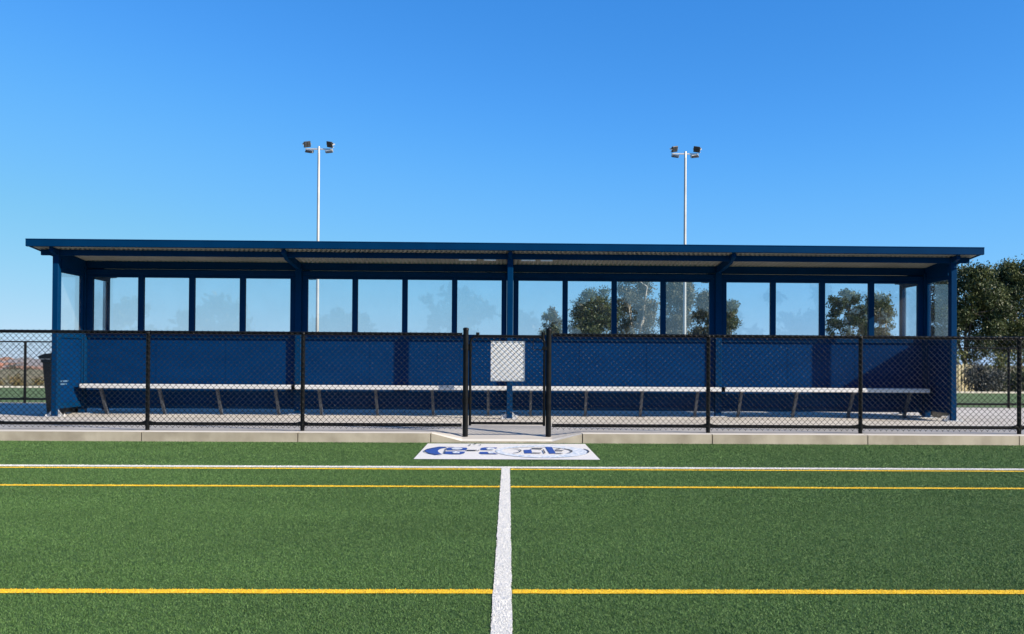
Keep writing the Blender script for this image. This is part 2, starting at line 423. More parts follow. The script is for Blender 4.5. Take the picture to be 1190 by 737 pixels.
# the print was painted by hand, so its edges wander a little
logo = tag(b.build('painted_emblem', M['mat_white']), 'white rectangle with a dark blue club emblem painted on the turf before the gate', 'painted emblem')
SHAPES = {
    'crescent': [(-0.911, 9.848), (-0.904, 10.071), (-0.862, 10.202), (-0.785, 10.367), (-0.721, 10.351), (-0.688, 10.238), (-0.735, 10.171), (-0.76, 10.032), (-0.765, 9.872), (-0.739, 9.701), (-0.708, 9.577), (-0.686, 9.529), (-0.755, 9.429), (-0.828, 9.556)],
    'upbar1': [(-0.686, 10.173), (-0.67, 10.268), (-0.572, 10.291), (-0.471, 10.258), (-0.453, 10.156), (-0.458, 9.974), (-0.553, 9.952), (-0.67, 9.947)],
    'upgrey1': [(-0.632, 10.102), (-0.595, 10.214), (-0.531, 10.199), (-0.503, 10.089), (-0.529, 9.989), (-0.607, 9.985)],
    'lobar1': [(-0.683, 9.815), (-0.572, 9.837), (-0.463, 9.807), (-0.463, 9.629), (-0.495, 9.521), (-0.595, 9.517), (-0.672, 9.562)],
    'logrey1': [(-0.599, 9.707), (-0.561, 9.785), (-0.514, 9.711), (-0.516, 9.585), (-0.574, 9.583)],
    'stem': [(-0.695, 10.145), (-0.687, 10.145), (-0.668, 9.579), (-0.678, 9.579)],
    'dash': [(-0.453, 9.956), (-0.344, 9.961), (-0.341, 9.873), (-0.451, 9.868)],
    'dot': [(-0.33, 9.962), (-0.316, 9.962), (-0.313, 9.874), (-0.327, 9.874)],
    'upbar2': [(-0.304, 10.228), (-0.265, 10.296), (-0.129, 10.283), (-0.118, 10.218), (-0.162, 10.077), (-0.169, 9.978), (-0.301, 9.99)],
    'lobar2': [(-0.303, 9.779), (-0.166, 9.802), (-0.138, 9.643), (-0.103, 9.57), (-0.119, 9.536), (-0.279, 9.546), (-0.305, 9.636)],
    'fleck1': [(-0.454, 10.49), (-0.445, 10.651), (-0.433, 10.591), (-0.439, 10.442)],
    'fleck2': [(-0.331, 10.616), (-0.321, 10.637), (-0.312, 10.497), (-0.323, 10.497)],
    'fleck3': [(-0.402, 10.694), (-0.375, 10.716), (-0.373, 10.655), (-0.4, 10.633)],
    'quad1': [(0.176, 10.02), (0.259, 10.069), (0.26, 9.659), (0.18, 9.639)],
    'line1': [(0.266, 10.198), (0.387, 10.185), (0.385, 10.083), (0.264, 10.115)],
    'quad2': [(0.386, 10.029), (0.399, 10.03), (0.403, 9.624), (0.387, 9.623)],
    'line2': [(0.262, 9.701), (0.355, 9.68), (0.353, 9.622), (0.262, 9.634)],
    'quad3': [(0.429, 10.385), (0.504, 10.379), (0.513, 9.645), (0.445, 9.625)],
    'line3': [(0.515, 9.963), (0.612, 9.967), (0.607, 9.897), (0.513, 9.893)],
    'line4': [(0.512, 9.653), (0.585, 9.665), (0.581, 9.606), (0.511, 9.595)],
    'line5': [(0.531, 10.099), (0.596, 10.176), (0.594, 10.12), (0.532, 10.054)],
}
def emblem(name, polys, mat, z):
    b = MB()
    for p in polys:
        b.add([(x, y, z) for x, y in p], [tuple(range(len(p)))])
    return b.build(name, mat, logo)
def ring(cx, cy, ax, ay, bx, by, ox, n, t0=0., t1=2 * math.pi):
    """crescent band between an outer and an inner ellipse"""
    P = []
    for k in range(n):
        a, c = t0 + (t1 - t0) * k / n, t0 + (t1 - t0) * (k + 1) / n
        P.append([(cx + ax * math.cos(a), cy + ay * math.sin(a)), (cx + ax * math.cos(c), cy + ay * math.sin(c)),
                  (cx + ox + bx * math.cos(c), cy + by * math.sin(c)), (cx + ox + bx * math.cos(a), cy + by * math.sin(a))])
    return P
emblem('emblem_ring', ring(.375, 9.90, .51, .69, .385, .47, -.055, 64), M['logo_grey'], .008)
for k in ('crescent', 'upbar1', 'lobar1', 'upbar2', 'lobar2', 'quad1', 'quad3'): emblem('emblem_letter', [SHAPES[k]], M['logo_blue'], .0085)
for k in ('upgrey1', 'logrey1'):
    emblem('emblem_highlight', [SHAPES[k]], M['logo_grey'], .0125)
    emblem('emblem_highlight', [[(x * .8 + .26, y) for x, y in SHAPES[k]]], M['logo_grey'], .0125)
for k in ('stem', 'dash', 'dot', 'fleck1', 'fleck2', 'fleck3', 'quad2', 'line1', 'line2', 'line3', 'line4', 'line5'): emblem('emblem_outline', [SHAPES[k]], M['logo_dark'], .0127)
for r_ in (ring(.375, 9.90, .515, .695, .498, .67, 0, 10, -.35, .35), ring(.32, 9.90, .388, .475, .372, .455, 0, 10, -.6, .6), ring(-.05, 9.90, .20, .33, .185, .31, 0, 14, -1.0, 1.0),
           ring(-.48, 9.87, .43, .52, .42, .505, 0, 16, 1.9, 4.2)):
    emblem('emblem_outline', r_, M['logo_dark'], .0131)

# ------------------------------------------------------------------ the shelter
FP, WP, RP = 13.7, 14.6, 15.5          # front posts, wall, rear posts
PX = [-6.79, -3.37, .018, 3.39, 6.80]  # post lines
shelter = empty('team_shelter', (.018, WP, FLOOR), 'long dark blue steel team shelter with corrugated roof, glazed back wall and open front', 'shelter')
def roof_z(y): return 2.655 - .088 * (y - 13.48)     # underside of the sheet

def gusset(b, x, y, s):
    b.prism([(x + s * .045, FLOOR + .014), (x + s * .125, FLOOR + .014), (x + s * .045, FLOOR + .11)], 'y', y - .005, y + .005)
def post(name, x, y, w, top, d=None):
    d = d or w
    b = MB(); b.box(x - w / 2, x + w / 2, y - d / 2, y + d / 2, FLOOR + .012, top, c=.006)
    p = b.build(name, M['blue'], shelter)
    bp = MB(); bp.box(x - .13, x + .13, y - .09, y + .09, FLOOR + .001, FLOOR + .014, c=.003)
    q = bp.build('base_plate', M['zinc'], p)
    if name == 'front_post':
        for sx in (-1, 1):
            for sy in (-1, 1):
                g = MB(); g.tube([(x + sx * .108, y + sy * .06, FLOOR + .012), (x + sx * .108, y + sy * .06, FLOOR + .045)], .010, 8); g.build('anchor_bolt', M['zinc'], p)
            k = MB(); gusset(k, x, y, sx); k.build('gusset', M['zinc'], p)
    return p
for x in (PX[0], PX[2], PX[4]):
    post('front_post', x, FP, .088, roof_z(FP) - .004)
    post('rear_post', x + (-.05 if x < -1 else .02 if x > 1 else 0), RP, .088, roof_z(RP) - .004)
for x in PX: post('wall_post', x, WP - .035, .10, roof_z(WP) - .09)
# beams and rafters under the sheet
for name, y, dz, hgt in (('front_beam', FP, .012, .085), ('wall_beam', WP - .01, .006, .115), ('rear_beam', RP, .012, .085)):
    b = MB(); z = roof_z(y) - dz
    b.box(-7.02, 7.05, y - .026, y + .026, z - hgt, z, c=.004); b.build(name, M['blue'], shelter)
for x in PX:
    b = MB(); y0, y1 = 13.52, 15.72
    x0, x1 = x - .028, x + .028
    pts = [(y0, roof_z(y0) - .011), (y1, roof_z(y1) - .011), (y1, roof_z(y1) - .075), (15.45, roof_z(15.45) - .125), (13.76, roof_z(13.76) - .125), (y0, roof_z(y0) - .07)]
    b.prism(pts, 'x', x0, x1); b.build('rafter', M['blue'], shelter)
# corrugated roof
RX0, RX1, RY0, RY1 = -7.09, 7.12, 13.50, 15.78
def corrugated():
    b = MB(); pitch, amp = .072, .0145
    n = int((RX1 - RX0) / pitch * 6)
    xs = np.linspace(RX0, RX1, n)
    w = amp * np.sin(2 * np.pi * (xs - RX0) / pitch)
    for dz, mi, flip in ((.006, 0, True), (.012, 1, False)):
        vs = []
        for y in (RY0, RY1):
            vs += [(float(x), y, roof_z(y) + dz + float(q)) for x, q in zip(xs, w)]
        fs = [(i, i + 1, n + i + 1, n + i) for i in range(n - 1)]
        if flip: fs = [f[::-1] for f in fs]
        b.add(vs, fs, mi, True)
    return b.build('roof_sheet', [M['soffit'], M['blue']], shelter)
roof = corrugated()
def trim(name, x0, x1, y0, y1, za0, za1, zb0, zb1):
    """bar whose height changes with y"""
    b = MB()
    vs = [(x0, y0, za0), (x1, y0, za0), (x1, y1, zb0), (x0, y1, zb0), (x0, y0, za1), (x1, y0, za1), (x1, y1, zb1), (x0, y1, zb1)]
    b.add(vs, [(0, 3, 2, 1), (4, 5, 6, 7), (0, 1, 5, 4), (1, 2, 6, 5), (2, 3, 7, 6), (3, 0, 4, 7)])
    return b.build(name, M['blue'], roof)
b = MB()   # front gutter: rolled lip, face, underside
b.prism([(13.455, 2.648), (13.495, 2.642), (13.495, 2.655), (13.468, 2.660), (13.468, 2.742), (13.53, 2.748), (13.53, 2.757), (13.455, 2.757), (13.449, 2.748), (13.455, 2.738)], 'x', RX0 - .04, RX1 + .04)
b.build('front_fascia', M['blue'], roof)
b = MB(); z = roof_z(15.78); b.box(RX0 - .04, RX1 + .04, 15.785, 15.83, z - .02, z + .10, c=.004); b.build('rear_fascia', M['blue'], roof)
for x0, x1 in ((RX0 - .038, RX0 - .004), (RX1 + .004, RX1 + .038)):
    trim('barge_capping', x0, x1, 13.532, 15.783, 2.648, 2.752, roof_z(15.783) - .008, roof_z(15.783) + .09)

# glazed back wall, four windows to a bay
Z0, Z1 = 1.418, 2.298
def ring_box(b, x0, x1, z0, z1, y0, y1, l, r, t, bo):
    b.box(x0, x0 + l, y0, y1, z0 - bo, z1 + t); b.box(x1 - r, x1, y0, y1, z0 - bo, z1 + t)
    b.box(x0 + l, x1 - r, y0 + .001, y1 - .001, z1, z1 + t); b.box(x0 + l, x1 - r, y0 + .001, y1 - .001, z0 - bo, z0)
for i in range(4):
    a, c = PX[i] + .052, PX[i + 1] - .052
    outer = .085; mul = .084
    pw = ((c - a) - 2 * outer - 3 * mul) / 4
    b = MB(); b.box(a, c, WP - .042, WP + .042, Z1 + .052, Z1 + .125, c=.004); b.box(a, c, WP - .062, WP - .042, Z1 + .098, Z1 + .112)
    b.build('head_rail', M['blue'], shelter)
    for k in range(4):
        x0 = a + outer + k * (pw + mul); x1 = x0 + pw
        l = outer if k == 0 else mul / 2; r = outer if k == 3 else mul / 2
        b = MB(); ring_box(b, x0 - l + .0005, x1 + r - .0005, Z0, Z1, WP - .035, WP + .035, l, r, .05, .045)
        b.box(x0 - .012, x1 + .012, WP - .048, WP - .036, Z1 - .002, Z1 + .014)
        f = b.build('window', M['blue'], shelter)
        g = MB(); g.box(x0 - .004, x1 + .004, WP - .003, WP + .003, Z0 - .004, Z1 + .004); g.build('pane', M['glass'], f)
    # lower sheet of the bay
    b = MB(); b.box(a - .05, c + .05, WP, WP + .03, .225, Z0 - .048)
    for q in range(1, 3): b.box(a + (c - a) * q / 3 - .012, a + (c - a) * q / 3 + .012, WP - .003, WP, .24, Z0 - .06)
    p = b.build('wall_panel', M['panel'], shelter)
    b = MB(); b.box(a, c, WP - .03, WP - .004, Z0 - .088, Z0 - .046); b.build('sill_rail', M['blue'], p)
    b = MB(); b.box(a, c, WP - .02, WP - .004, .205, .27); b.build('bottom_rail', M['blue'], p)
# end walls, front and rear half
for x, s in ((PX[0], 1), (PX[4], -1)):
    for ya, yb in ((FP + .046, WP - .088), (WP + .045, RP - .046)):
        w = .05
        b = MB()
        b.box(x - .03, x + .03, ya, ya + w, .235, Z0 - .05, c=.003); b.box(x - .03, x + .03, yb - w, yb, .235, Z0 - .05, c=.003)
        b.box(x - .03, x + .03, ya + w, yb - w, Z0 - .115, Z0 - .05, c=.003); b.box(x - .03, x + .03, ya + w, yb - w, .235, .32, c=.003)
        fr = b.build('end_panel_frame', M['blue'], shelter)
        b = MB(); b.box(x - .012, x + .012, ya + w - .002, yb - w + .002, .318, Z0 - .113); b.build('end_panel', M['panel'], fr)
        b = MB(); t = .04
        b.box(x - .028, x + .028, ya, ya + t, Z0 - .048, Z1 + .06); b.box(x - .028, x + .028, yb - t, yb, Z0 - .048, Z1 + .06)
        b.box(x - .028, x + .028, ya + t, yb - t, Z1, Z1 + .06); b.box(x - .028, x + .028, ya + t, yb - t, Z0 - .048, Z0)
        b.box(x - .03, x + .03, ya + (.05 if ya < WP else 0), yb, Z1 + .063, Z1 + .135 + (.062 if ya < WP else 0))
        f = b.build('end_window', M['blue'], shelter)
        g = MB(); g.box(x - .003, x + .003, ya + t - .004, yb - t + .004, Z0 - .004, Z1 + .004); g.build('pane', M['glass'], f)
        if s == 1 and ya < WP:
            d = MB()
            for r_, wd in ((0, .26), (1, .20)):
                d = MB()
                for q in range(6):
                    yy = ya + w + .03 + q * wd / 6; d.box(x + .0125, x + .0145, yy, yy + wd / 6 * .68, .635 - r_ * .045, .657 - r_ * .045)
                d.build('panel_lettering', M['sticker'], fr)
# slim pale battens under the front beam
for x0, x1 in ((-.765, -.495), (-.385, -.20), (.18, .40), (.475, .66)):
    b = MB(); z = roof_z(FP) - .099
    b.box(x0, x1, FP - .028, FP + .03, z - .022, z, c=.005); b.build('pale_batten', M['zinc'], shelter)

# ------------------------------------------------------------------ benches
def bench(x0, x1, legs, label, tilt):
    t = empty('bench', ((x0 + x1) / 2, 14.45, FLOOR), label, 'bench', 'aluminium benches along the back wall of the shelter')
    b = MB(); b.box(x0, x1, 14.21, 14.36, .532, .598, c=.008); b.build('seat', M['alu'], t)
    b = MB(); b.box(x0, x1, 14.37, 14.52, .534, .596, c=.008); b.build('seat', M['alu'], t)
    for x in (x0, x1):
        b = MB(); s = -1 if x == x0 else 1
        b.box(min(x, x + s * .006), max(x, x + s * .006), 14.205, 14.525, .528, .602); b.build('end_cap', M['black'], t)
    for x in legs:
        b = MB()
        b.prism([(14.265, .522), (14.325, .522), (14.555, FLOOR + .008), (14.50, FLOOR + .008)], 'x', x - .020, x + .020)
        l = b.build('leg', M['alu_leg'], t)
        b = MB(); b.box(x - .03, x + .03, 14.22, 14.53, .518, .5305); b.build('bracket', M['alu_leg'], l)
        b = MB(); b.box(x - .06, x + .06, 14.43, 14.555, FLOOR + .001, FLOOR + .009); b.build('foot_plate', M['alu_leg'], l)
LEG = [[-6.38, -5.47, -4.57, -3.66], [-2.98, -2.09, -1.20, -.32], [.357, 1.237, 2.125, 3.007], [3.707, 4.594, 5.497, 6.41]]
BL = ['long aluminium bench in the leftmost shelter bay, ending at the sunlit blue end panel', 'long aluminium bench left of the central shelter post, seen through the gate at its end',
      'long aluminium bench just right of the central shelter post', 'long aluminium bench running into the shade of the right-hand end panel']
for i, (x0, x1) in enumerate(((-6.68, -3.39), (-3.345, .0), (.04, 3.375), (3.42, 6.70))): bench(x0, x1, LEG[i], BL[i], 0)

# ------------------------------------------------------------------ fences, gate, sign
def mesh_panel(x0, x1, z0, z1, y, half=.0354, r=.0021, fine=True):
    """chain-link weave: zigzag wires that hook round each other at the knots"""
    nc = int(round((x1 - x0) / half)); half_x = (x1 - x0) / nc
    nr = int(round((z1 - z0) / half)); half_z = (z1 - z0) / nr
    j = np.arange(nr + 1); Vs = []; ns = 6 if fine else 4
    ang = np.arange(ns) * 2 * np.pi / ns + .4
    for i in range(nc):
        hook = (i + j) % 2
        dirx = np.where(hook == 1, 1., -1.)
        kx = x0 + (i + hook) * half_x + dirx * .0018; kz = z0 + j * half_z
        if fine:
            P = np.empty((3 * (nr + 1), 3))
            for q, (bx, bz, by) in enumerate(((-.0036, -.0036, .0030), (0, 0, 0.), (-.0036, .0036, -.0030))):
                P[q::3, 0] = kx + dirx * bx; P[q::3, 1] = y + by * dirx; P[q::3, 2] = kz + bz
        else:
            P = np.stack([kx, y + .002 * dirx, kz], 1)
        D = np.gradient(P, axis=0); D /= np.linalg.norm(D, axis=1, keepdims=True)
        A = np.tile(np.array([0., 1., 0.]), (len(P), 1)); U = np.cross(D, A); U /= np.linalg.norm(U, axis=1, keepdims=True); Wv = np.cross(D, U)
        Vs.append(P[:, None, :] + r * (U[:, None, :] * np.cos(ang)[None, :, None] + Wv[:, None, :] * np.sin(ang)[None, :, None]))
    Vs = np.array(Vs); n = Vs.shape[0] * Vs.shape[1] * ns
    idx = np.arange(n).reshape(Vs.shape[0], Vs.shape[1], ns)
    F = np.stack([idx[:, :-1, :], np.roll(idx, -1, 2)[:, :-1, :], np.roll(idx, -1, 2)[:, 1:, :], idx[:, 1:, :]], -1).reshape(-1, 4)
    return Vs.reshape(-1, 3), F
def raw_mesh(name, V, F, mat, parent):
    me = bpy.data.meshes.new(name); k = len(F)
    me.vertices.add(len(V)); me.vertices.foreach_set('co', np.ascontiguousarray(V, np.float32).ravel())
    me.loops.add(k * 4); me.loops.foreach_set('vertex_index', F.astype(np.int32).ravel())
    me.polygons.add(k); me.polygons.foreach_set('loop_start', np.arange(0, k * 4, 4, dtype=np.int32)); me.polygons.foreach_set('loop_total', np.full(k, 4, np.int32))
    me.polygons.foreach_set('use_smooth', np.ones(k, bool))
    me.materials.append(mat); me.update(calc_edges=True)
    o = bpy.data.objects.new(name, me); col.objects.link(o)
    o.parent = parent; o.matrix_parent_inverse = Matrix.Translation(-total_loc(parent))
    return o
FY = 11.23
def fence_post(t, x, y, z0, z1, r, capr, fittings=True):
    b = MB(); b.tube([(x, y, z0), (x, y, z1)], r, 14); p = b.build('fence_post', M['black'], t)
    b = MB(); b.tube([(x, y, z1 - .012), (x, y, z1 + .006), (x, y, z1 + .018)], [capr, capr, capr * .55], 14); b.build('post_cap', M['black'], p)
    if fittings:
        b = MB()
        for z in (z0 + .085,):
            b.tube([(x - .055, y, z), (x + .055, y, z)], .027, 10)
            b.tube([(x, y, z - .03), (x, y, z + .03)], r + .007, 12)
            for s in (-1, 1): b.box(x + s * .068 - .012, x + s * .068 + .012, y - .034, y + .034, z - .018, z + .018)
        b.build('rail_clamp', M['black'], p)
    return p
def fence(label, x0, x1, posts, ends, y, name='chain_link_fence', group=None, hw=.0354, r=.0027):
    t = empty(name, ((x0 + x1) / 2, y, FLOOR), label, 'fence', group)
    zt, zb = FLOOR + 1.205, FLOOR + .080
    b = MB(); b.tube([(x0, y, zt), (x1, y, zt)], .020 if y < 15 else .013, 12); b.build('top_rail', M['black'], t)
    b = MB(); b.tube([(x0, y, zb), (x1, y, zb)], .021, 12); b.build('bottom_rail', M['black'], t)
    for x in posts: fence_post(t, x, y, FLOOR, zt - .0, .0255, .029)
    for x, z in ends: fence_post(t, x, y, z, FLOOR + 1.272, .0345, .038, False)
    V, F = mesh_panel(x0, x1, zb - .045, zt + .02, y - .026, hw, r, y < 15)
    o = raw_mesh('wire_mesh', V, F, M['wire'], t)
    return t
fence('black chain-link fence with round rails running left from the gate', -9.3, -.575, [-8.25, -6.285, -4.44, -2.541], [(-.531, ramp_z(-.531, FY))], FY)
fence('black chain-link fence with round rails running right from the gate', .545, 9.3, [2.494, 4.41, 6.42, 8.35], [(.5, ramp_z(.5, FY))], FY)
fence('black chain-link fence beyond the shelter, in front of the far turf', -24, 24, [-9.5 + 2.445 * k for k in range(-6, 14)], [], 17.97, hw=.0354, r=.0024)
# gate
g = empty('gate', (-.014, FY, ramp_z(0, FY)), 'black chain-link gate with rounded top corners carrying a white sheet', 'gate')
gx0, gx1, gz0, gz1, rr = -.474, .446, FLOOR + .105, FLOOR + 1.185, .075
pts = [(gx0, FY, gz0 - .03)]
for k in range(7): a = math.pi - k * math.pi / 12; pts.append((gx0 + rr + rr * math.cos(a), FY, gz1 - rr + rr * math.sin(a)))
for k in range(7): a = math.pi / 2 - k * math.pi / 12; pts.append((gx1 - rr + rr * math.cos(a), FY, gz1 - rr + rr * math.sin(a)))
pts.append((gx1, FY, gz0 - .03))
b = MB(); b.tube(pts, .0165, 12); b.tube([(gx0 + .004, FY, gz0), (gx1 - .004, FY, gz0)], .017, 12); b.build('gate_frame', M['black'], g)
V, F = mesh_panel(gx0 + .012, gx1 - .012, gz0 - .01, gz1 - .005, FY - .022, r=.0027); raw_mesh('wire_mesh', V, F, M['wire'], g)
for z in (.50, 1.16):
    b = MB(); b.tube([(gx0, FY, z - .04), (gx0, FY, z + .04)], .024, 12); b.box(-.53, gx0 - .01, FY - .012, FY + .012, z - .016, z + .016)
    b.tube([(-.531, FY, z - .03), (-.531, FY, z + .03)], .041, 14); b.build('hinge', M['black'], g)
b = MB(); b.tube([(gx0 + .09, FY, gz1 + .005), (gx0 + .09, FY, gz1 + .045)], .022, 10); b.tube([(gx1 - .02, FY, gz1 - .03), (gx1 - .02, FY, gz1 + .05)], .022, 10); b.build('gate_stop', M['black'], g)
b = MB(); b.tube([(gx1 - .14, FY + .03, 1.26), (gx1 - .14, FY + .03, 1.135), (gx1 - .02, FY + .03, 1.135)], .006, 8); b.box(gx1 - .03, gx1 + .055, FY - .028, FY + .028, 1.13, 1.175); b.build('latch', M['black'], g)
# blank sheet fixed behind the gate mesh
sg = empty('sign', (-.01, FY, .755), 'blank white metal sheet hung on the gate behind its mesh', 'sign')
b = MB(); b.box(-.213, .193, FY - .014, FY - .009, .757, 1.228); s0 = b.build('sign_face', M['sign'], sg)
b = MB()
b.box(-.218, .198, FY - .019, FY - .006, .742, .757); b.box(-.218, .198, FY - .019, FY - .006, 1.228, 1.240)
b.box(-.221, -.213, FY - .018, FY - .007, .757, 1.228); b.box(.193, .201, FY - .018, FY - .007, .757, 1.228)
b.build('sign_frame', M['zinc'], sg)
b = MB()
for x, z in ((-.19, .78), (.17, .78), (-.19, 1.2), (.17, 1.2)): b.tube([(x, FY - .0235, z), (x, FY - .013, z)], .009, 8)
b.build('bolt', M['zinc'], sg)

# ------------------------------------------------------------------ wheelie bins
def bin_(x, y, s, label):
    """s: side the lid and handle point to"""
    t = empty('wheelie_bin', (x, y, FLOOR), label, 'bin', 'wheelie bins beside the shelter')
    zb, zt = FLOOR + .03, FLOOR + .86
    b = MB(); f0, f1, w0, w1 = .135, .185, .19, .25
    lo = [(x - f0, y - w0, zb), (x + f0, y - w0, zb), (x + f0, y + w0, zb), (x - f0, y + w0, zb)]
    hi = [(x - f1, y - w1, zt), (x + f1, y - w1, zt), (x + f1, y + w1, zt), (x - f1, y + w1, zt)]
    b.add(lo + hi, [(0, 3, 2, 1), (4, 5, 6, 7), (0, 1, 5, 4), (1, 2, 6, 5), (2, 3, 7, 6), (3, 0, 4, 7)])
    b.box(x - f1 - .02, x + f1 + .02, y - w1 - .02, y + w1 + .02, zt - .05, zt + .005, c=.01)
    b.build('bin_body', M['plastic'], t)
    b = MB(); e = f1 + .03
    b.prism([(x - s * -e, zt + .008), (x - s * e, zt + .008), (x - s * (e + .03), zt + .045), (x - s * (e - .06), zt + .085), (x + s * (e - .1), zt + .115), (x + s * e, zt + .05)], 'y', y - w1 - .025, y + w1 + .025)
    b.build('lid', M['plastic'], t)
    b = MB(); b.tube([(x + s * (e - .04), y - w1, zt - .03), (x + s * (e + .0), y - w1 + .03, zt - .01), (x + s * (e + .0), y + w1 - .03, zt - .01), (x + s * (e - .04), y + w1, zt - .03)], .015, 8); b.build('handle', M['plastic'], t)
    for q in (-1, 1):
        b = MB(); b.tube([(x + s * .09, y + q * (w0 + .005), FLOOR + .1), (x + s * .09, y + q * (w0 + .05), FLOOR + .1)], .1, 18, smooth=False); b.build('wheel', M['rubber'], t)
bin_(-7.045, 14.42, 1, 'dark wheelie bin beside the left end of the shelter')
bin_(7.10, 14.85, -1, 'dark wheelie bin half hidden behind the right end post of the shelter')

# ------------------------------------------------------------------ floodlight masts
def mast(x, y, top, label):
    t = empty('floodlight_mast', (x, y, 0), label, 'floodlight', 'floodlight masts beyond the shelter')
    b = MB(); b.tube([(x, y, -.05), (x, y, 4), (x, y, top - .5)], [.135, .12, .09], 16); b.build('mast_pole', M['pole'], t)
    b = MB(); b.tube([(x, y, -.06), (x, y, .03)], .3, 16); b.build('base_flange', M['zinc'], t)
    b = MB(); b.tube([(x, y, top - .55), (x, y, top - .02)], .085, 10); b.box(x - .98, x + .98, y - .045, y + .045, top - .25, top - .16); b.build('cross_arm', M['zinc'], t)
    def lamp(lx, lz, tilt, yaw, dy, lean):
        mt = Matrix.Translation((lx, y + dy, lz)) @ Euler((tilt, lean, yaw), 'XYZ').to_matrix().to_4x4()
        b = MB(); b.box(-.25, .25, -.22, .22, -.045, .045, mat=mt, c=.02)
        for q in range(6): b.box(-.215 + q * .08, -.200 + q * .08, -.2, .2, .05, .11, mat=mt)
        f = b.build('floodlight_head', M['lamp'], t)
        b = MB()
        for qx in (-1, 1):
            for qy in (-1, 1): b.box(qx * .115 - .1, qx * .115 + .1, qy * .11 - .09, qy * .11 + .09, -.056, -.0455, mat=mt)
        b.build('lens', M['lens'], f)
        b = MB(); b.box(-.26, .26, .20, .235, .055, .16, mat=mt); b.box(-.27, .27, -.12, .0, .112, .135, mat=mt); b.build('driver_box', M['zinc'], f)
        b = MB(); b.box(-.29, -.26, -.04, .04, -.02, .26, mat=mt); b.box(.26, .29, -.04, .04, -.02, .26, mat=mt); b.build('yoke', M['zinc'], f)
    for s in (-1, 1):
        lamp(x + s * .82, top + .10, R(-62), R(s * -26), -.16, R(s * 13))
        lamp(x + s * .74, top - .40, R(12), R(s * 14), .16, R(s * -10))
mast(-14.131, 67, 16.85, 'tall galvanised floodlight mast rising behind the left half of the shelter')
mast(13.091, 67, 16.80, 'tall galvanised floodlight mast rising behind the right half of the shelter, before the gum trees')

# ------------------------------------------------------------------ trees
def leaf_cloud(centres, radii, per, size, squash=.8, owners=False):
    cs, rs = np.array(centres), np.array(radii)
    n = np.maximum(8, (per * (rs / rs.mean()) ** 2)).astype(int)
    C_ = np.repeat(cs, n, 0); R_ = np.repeat(rs, n)
    d = rng.normal(size=(len(C_), 3)); d /= np.linalg.norm(d, axis=1, keepdims=True)
    rad = R_ * np.abs(rng.normal(.66, .30, len(C_)))
    P = C_ + d * rad[:, None] * np.array([1, 1, squash])
    N_ = len(P)
    u = rng.normal(size=(N_, 3)); u[:, 2] -= .35; u /= np.linalg.norm(u, axis=1, keepdims=True)
    w = rng.normal(size=(N_, 3)); w -= (w * u).sum(1, keepdims=True) * u; w /= np.linalg.norm(w, axis=1, keepdims=True)
    s = size * rng.uniform(.6, 1.4, N_)[:, None]
    V = np.empty((N_, 4, 3))
    V[:, 0] = P - u * s; V[:, 1] = P + w * s * .42; V[:, 2] = P + u * s; V[:, 3] = P - w * s * .42
    if owners: return V.reshape(-1, 3), np.repeat(np.arange(len(cs)), n)
    return V.reshape(-1, 3)
def tree(name, x, y, height, width, leaf, bark, label, clumps=40, per=170, size=.13, base=.25, forks=3, group='trees beyond the far turf', depth=None, fill=1.0, lean=0., seed=0):
    rs = np.random.default_rng(seed + int(abs(x) * 100) + int(y * 10))
    z0 = float(ground_h(x, y)) if y > 34 else -.06
    t = empty(name, (x, y, z0), label, 'tree', group)
    depth = depth or width * .8
    zc0, zc1 = z0 + height * base, z0 + height
    # main limbs
    limbs = []
    for k in range(forks):
        a = 2 * math.pi * (k + rs.uniform(0, .6)) / forks
        q = rs.uniform(.25, .6)
        limbs.append((x + lean * height * .5 + math.cos(a) * width * .5 * q, y + math.sin(a) * depth * .5 * q, zc0 + (zc1 - zc0) * rs.uniform(.45, .85)))
    cen, rad = [], []
    for k in range(clumps):
        h = rs.uniform(0, 1) ** .8
        prof = math.sin(math.pi * min(1, .26 + .64 * h)) ** .6
        a = rs.uniform(0, 2 * math.pi); q = rs.uniform(.2, 1) ** .6 * prof
        r = max(width, height * .5) * rs.uniform(.11, .21) * fill
        cen.append((x + lean * height * h + math.cos(a) * (width * .5 * q - r * .55 * q), y + math.sin(a) * depth * .5 * q * .9, zc0 + (zc1 - zc0) * h - r * .6 * h))
        rad.append(r)
    cen, rad = np.array(cen), np.array(rad)
    b = MB(); rt = height * .022
    fork = Vector((x, y, z0 + height * max(.16, base * .8)))
    b.tube([(x, y, z0 - .2), (x + rs.uniform(-.1, .1), y, z0 + (fork.z - z0) * .5), fork], [rt * 1.3, rt, rt * .85], 9)
    ends = []
    for l in limbs:
        l = Vector(l); mid = fork.lerp(l, .5) + Vector((rs.uniform(-.3, .3), rs.uniform(-.3, .3), rs.uniform(-.1, .3))) * height * .05
        b.tube([fork - Vector((0, 0, .1)), mid, l], [rt * .7, rt * .45, rt * .2], 7); ends.append((fork, mid, l))
    for c in cen[::2]:
        c = Vector(c); f_, m_, l_ = min(ends, key=lambda e: min((e[1] - c).length, (e[2] - c).length))
        s_ = m_ if (m_ - c).length < (l_ - c).length or l_.z > c.z + height * .2 else l_
        mid = s_.lerp(c, .5) + Vector((rs.uniform(-1, 1), rs.uniform(-1, 1), rs.uniform(0, 1))) * height * .025
        b.tube([s_, mid, c], [rt * .26, rt * .17, rt * .07], 5)
    b.build('trunk', bark, t)
    V, owner = leaf_cloud(cen, rad, per * 1.9, size, owners=True)
    pale_clump = rs.uniform(0, 1, len(cen)) < .33          # random paler clumps, painting sunlit highlights into the crown
    quads_object('crown', V, [leaf, PALER[leaf.name]], t, mi=pale_clump[owner])
    return t
TL = 'trees beyond the far turf'
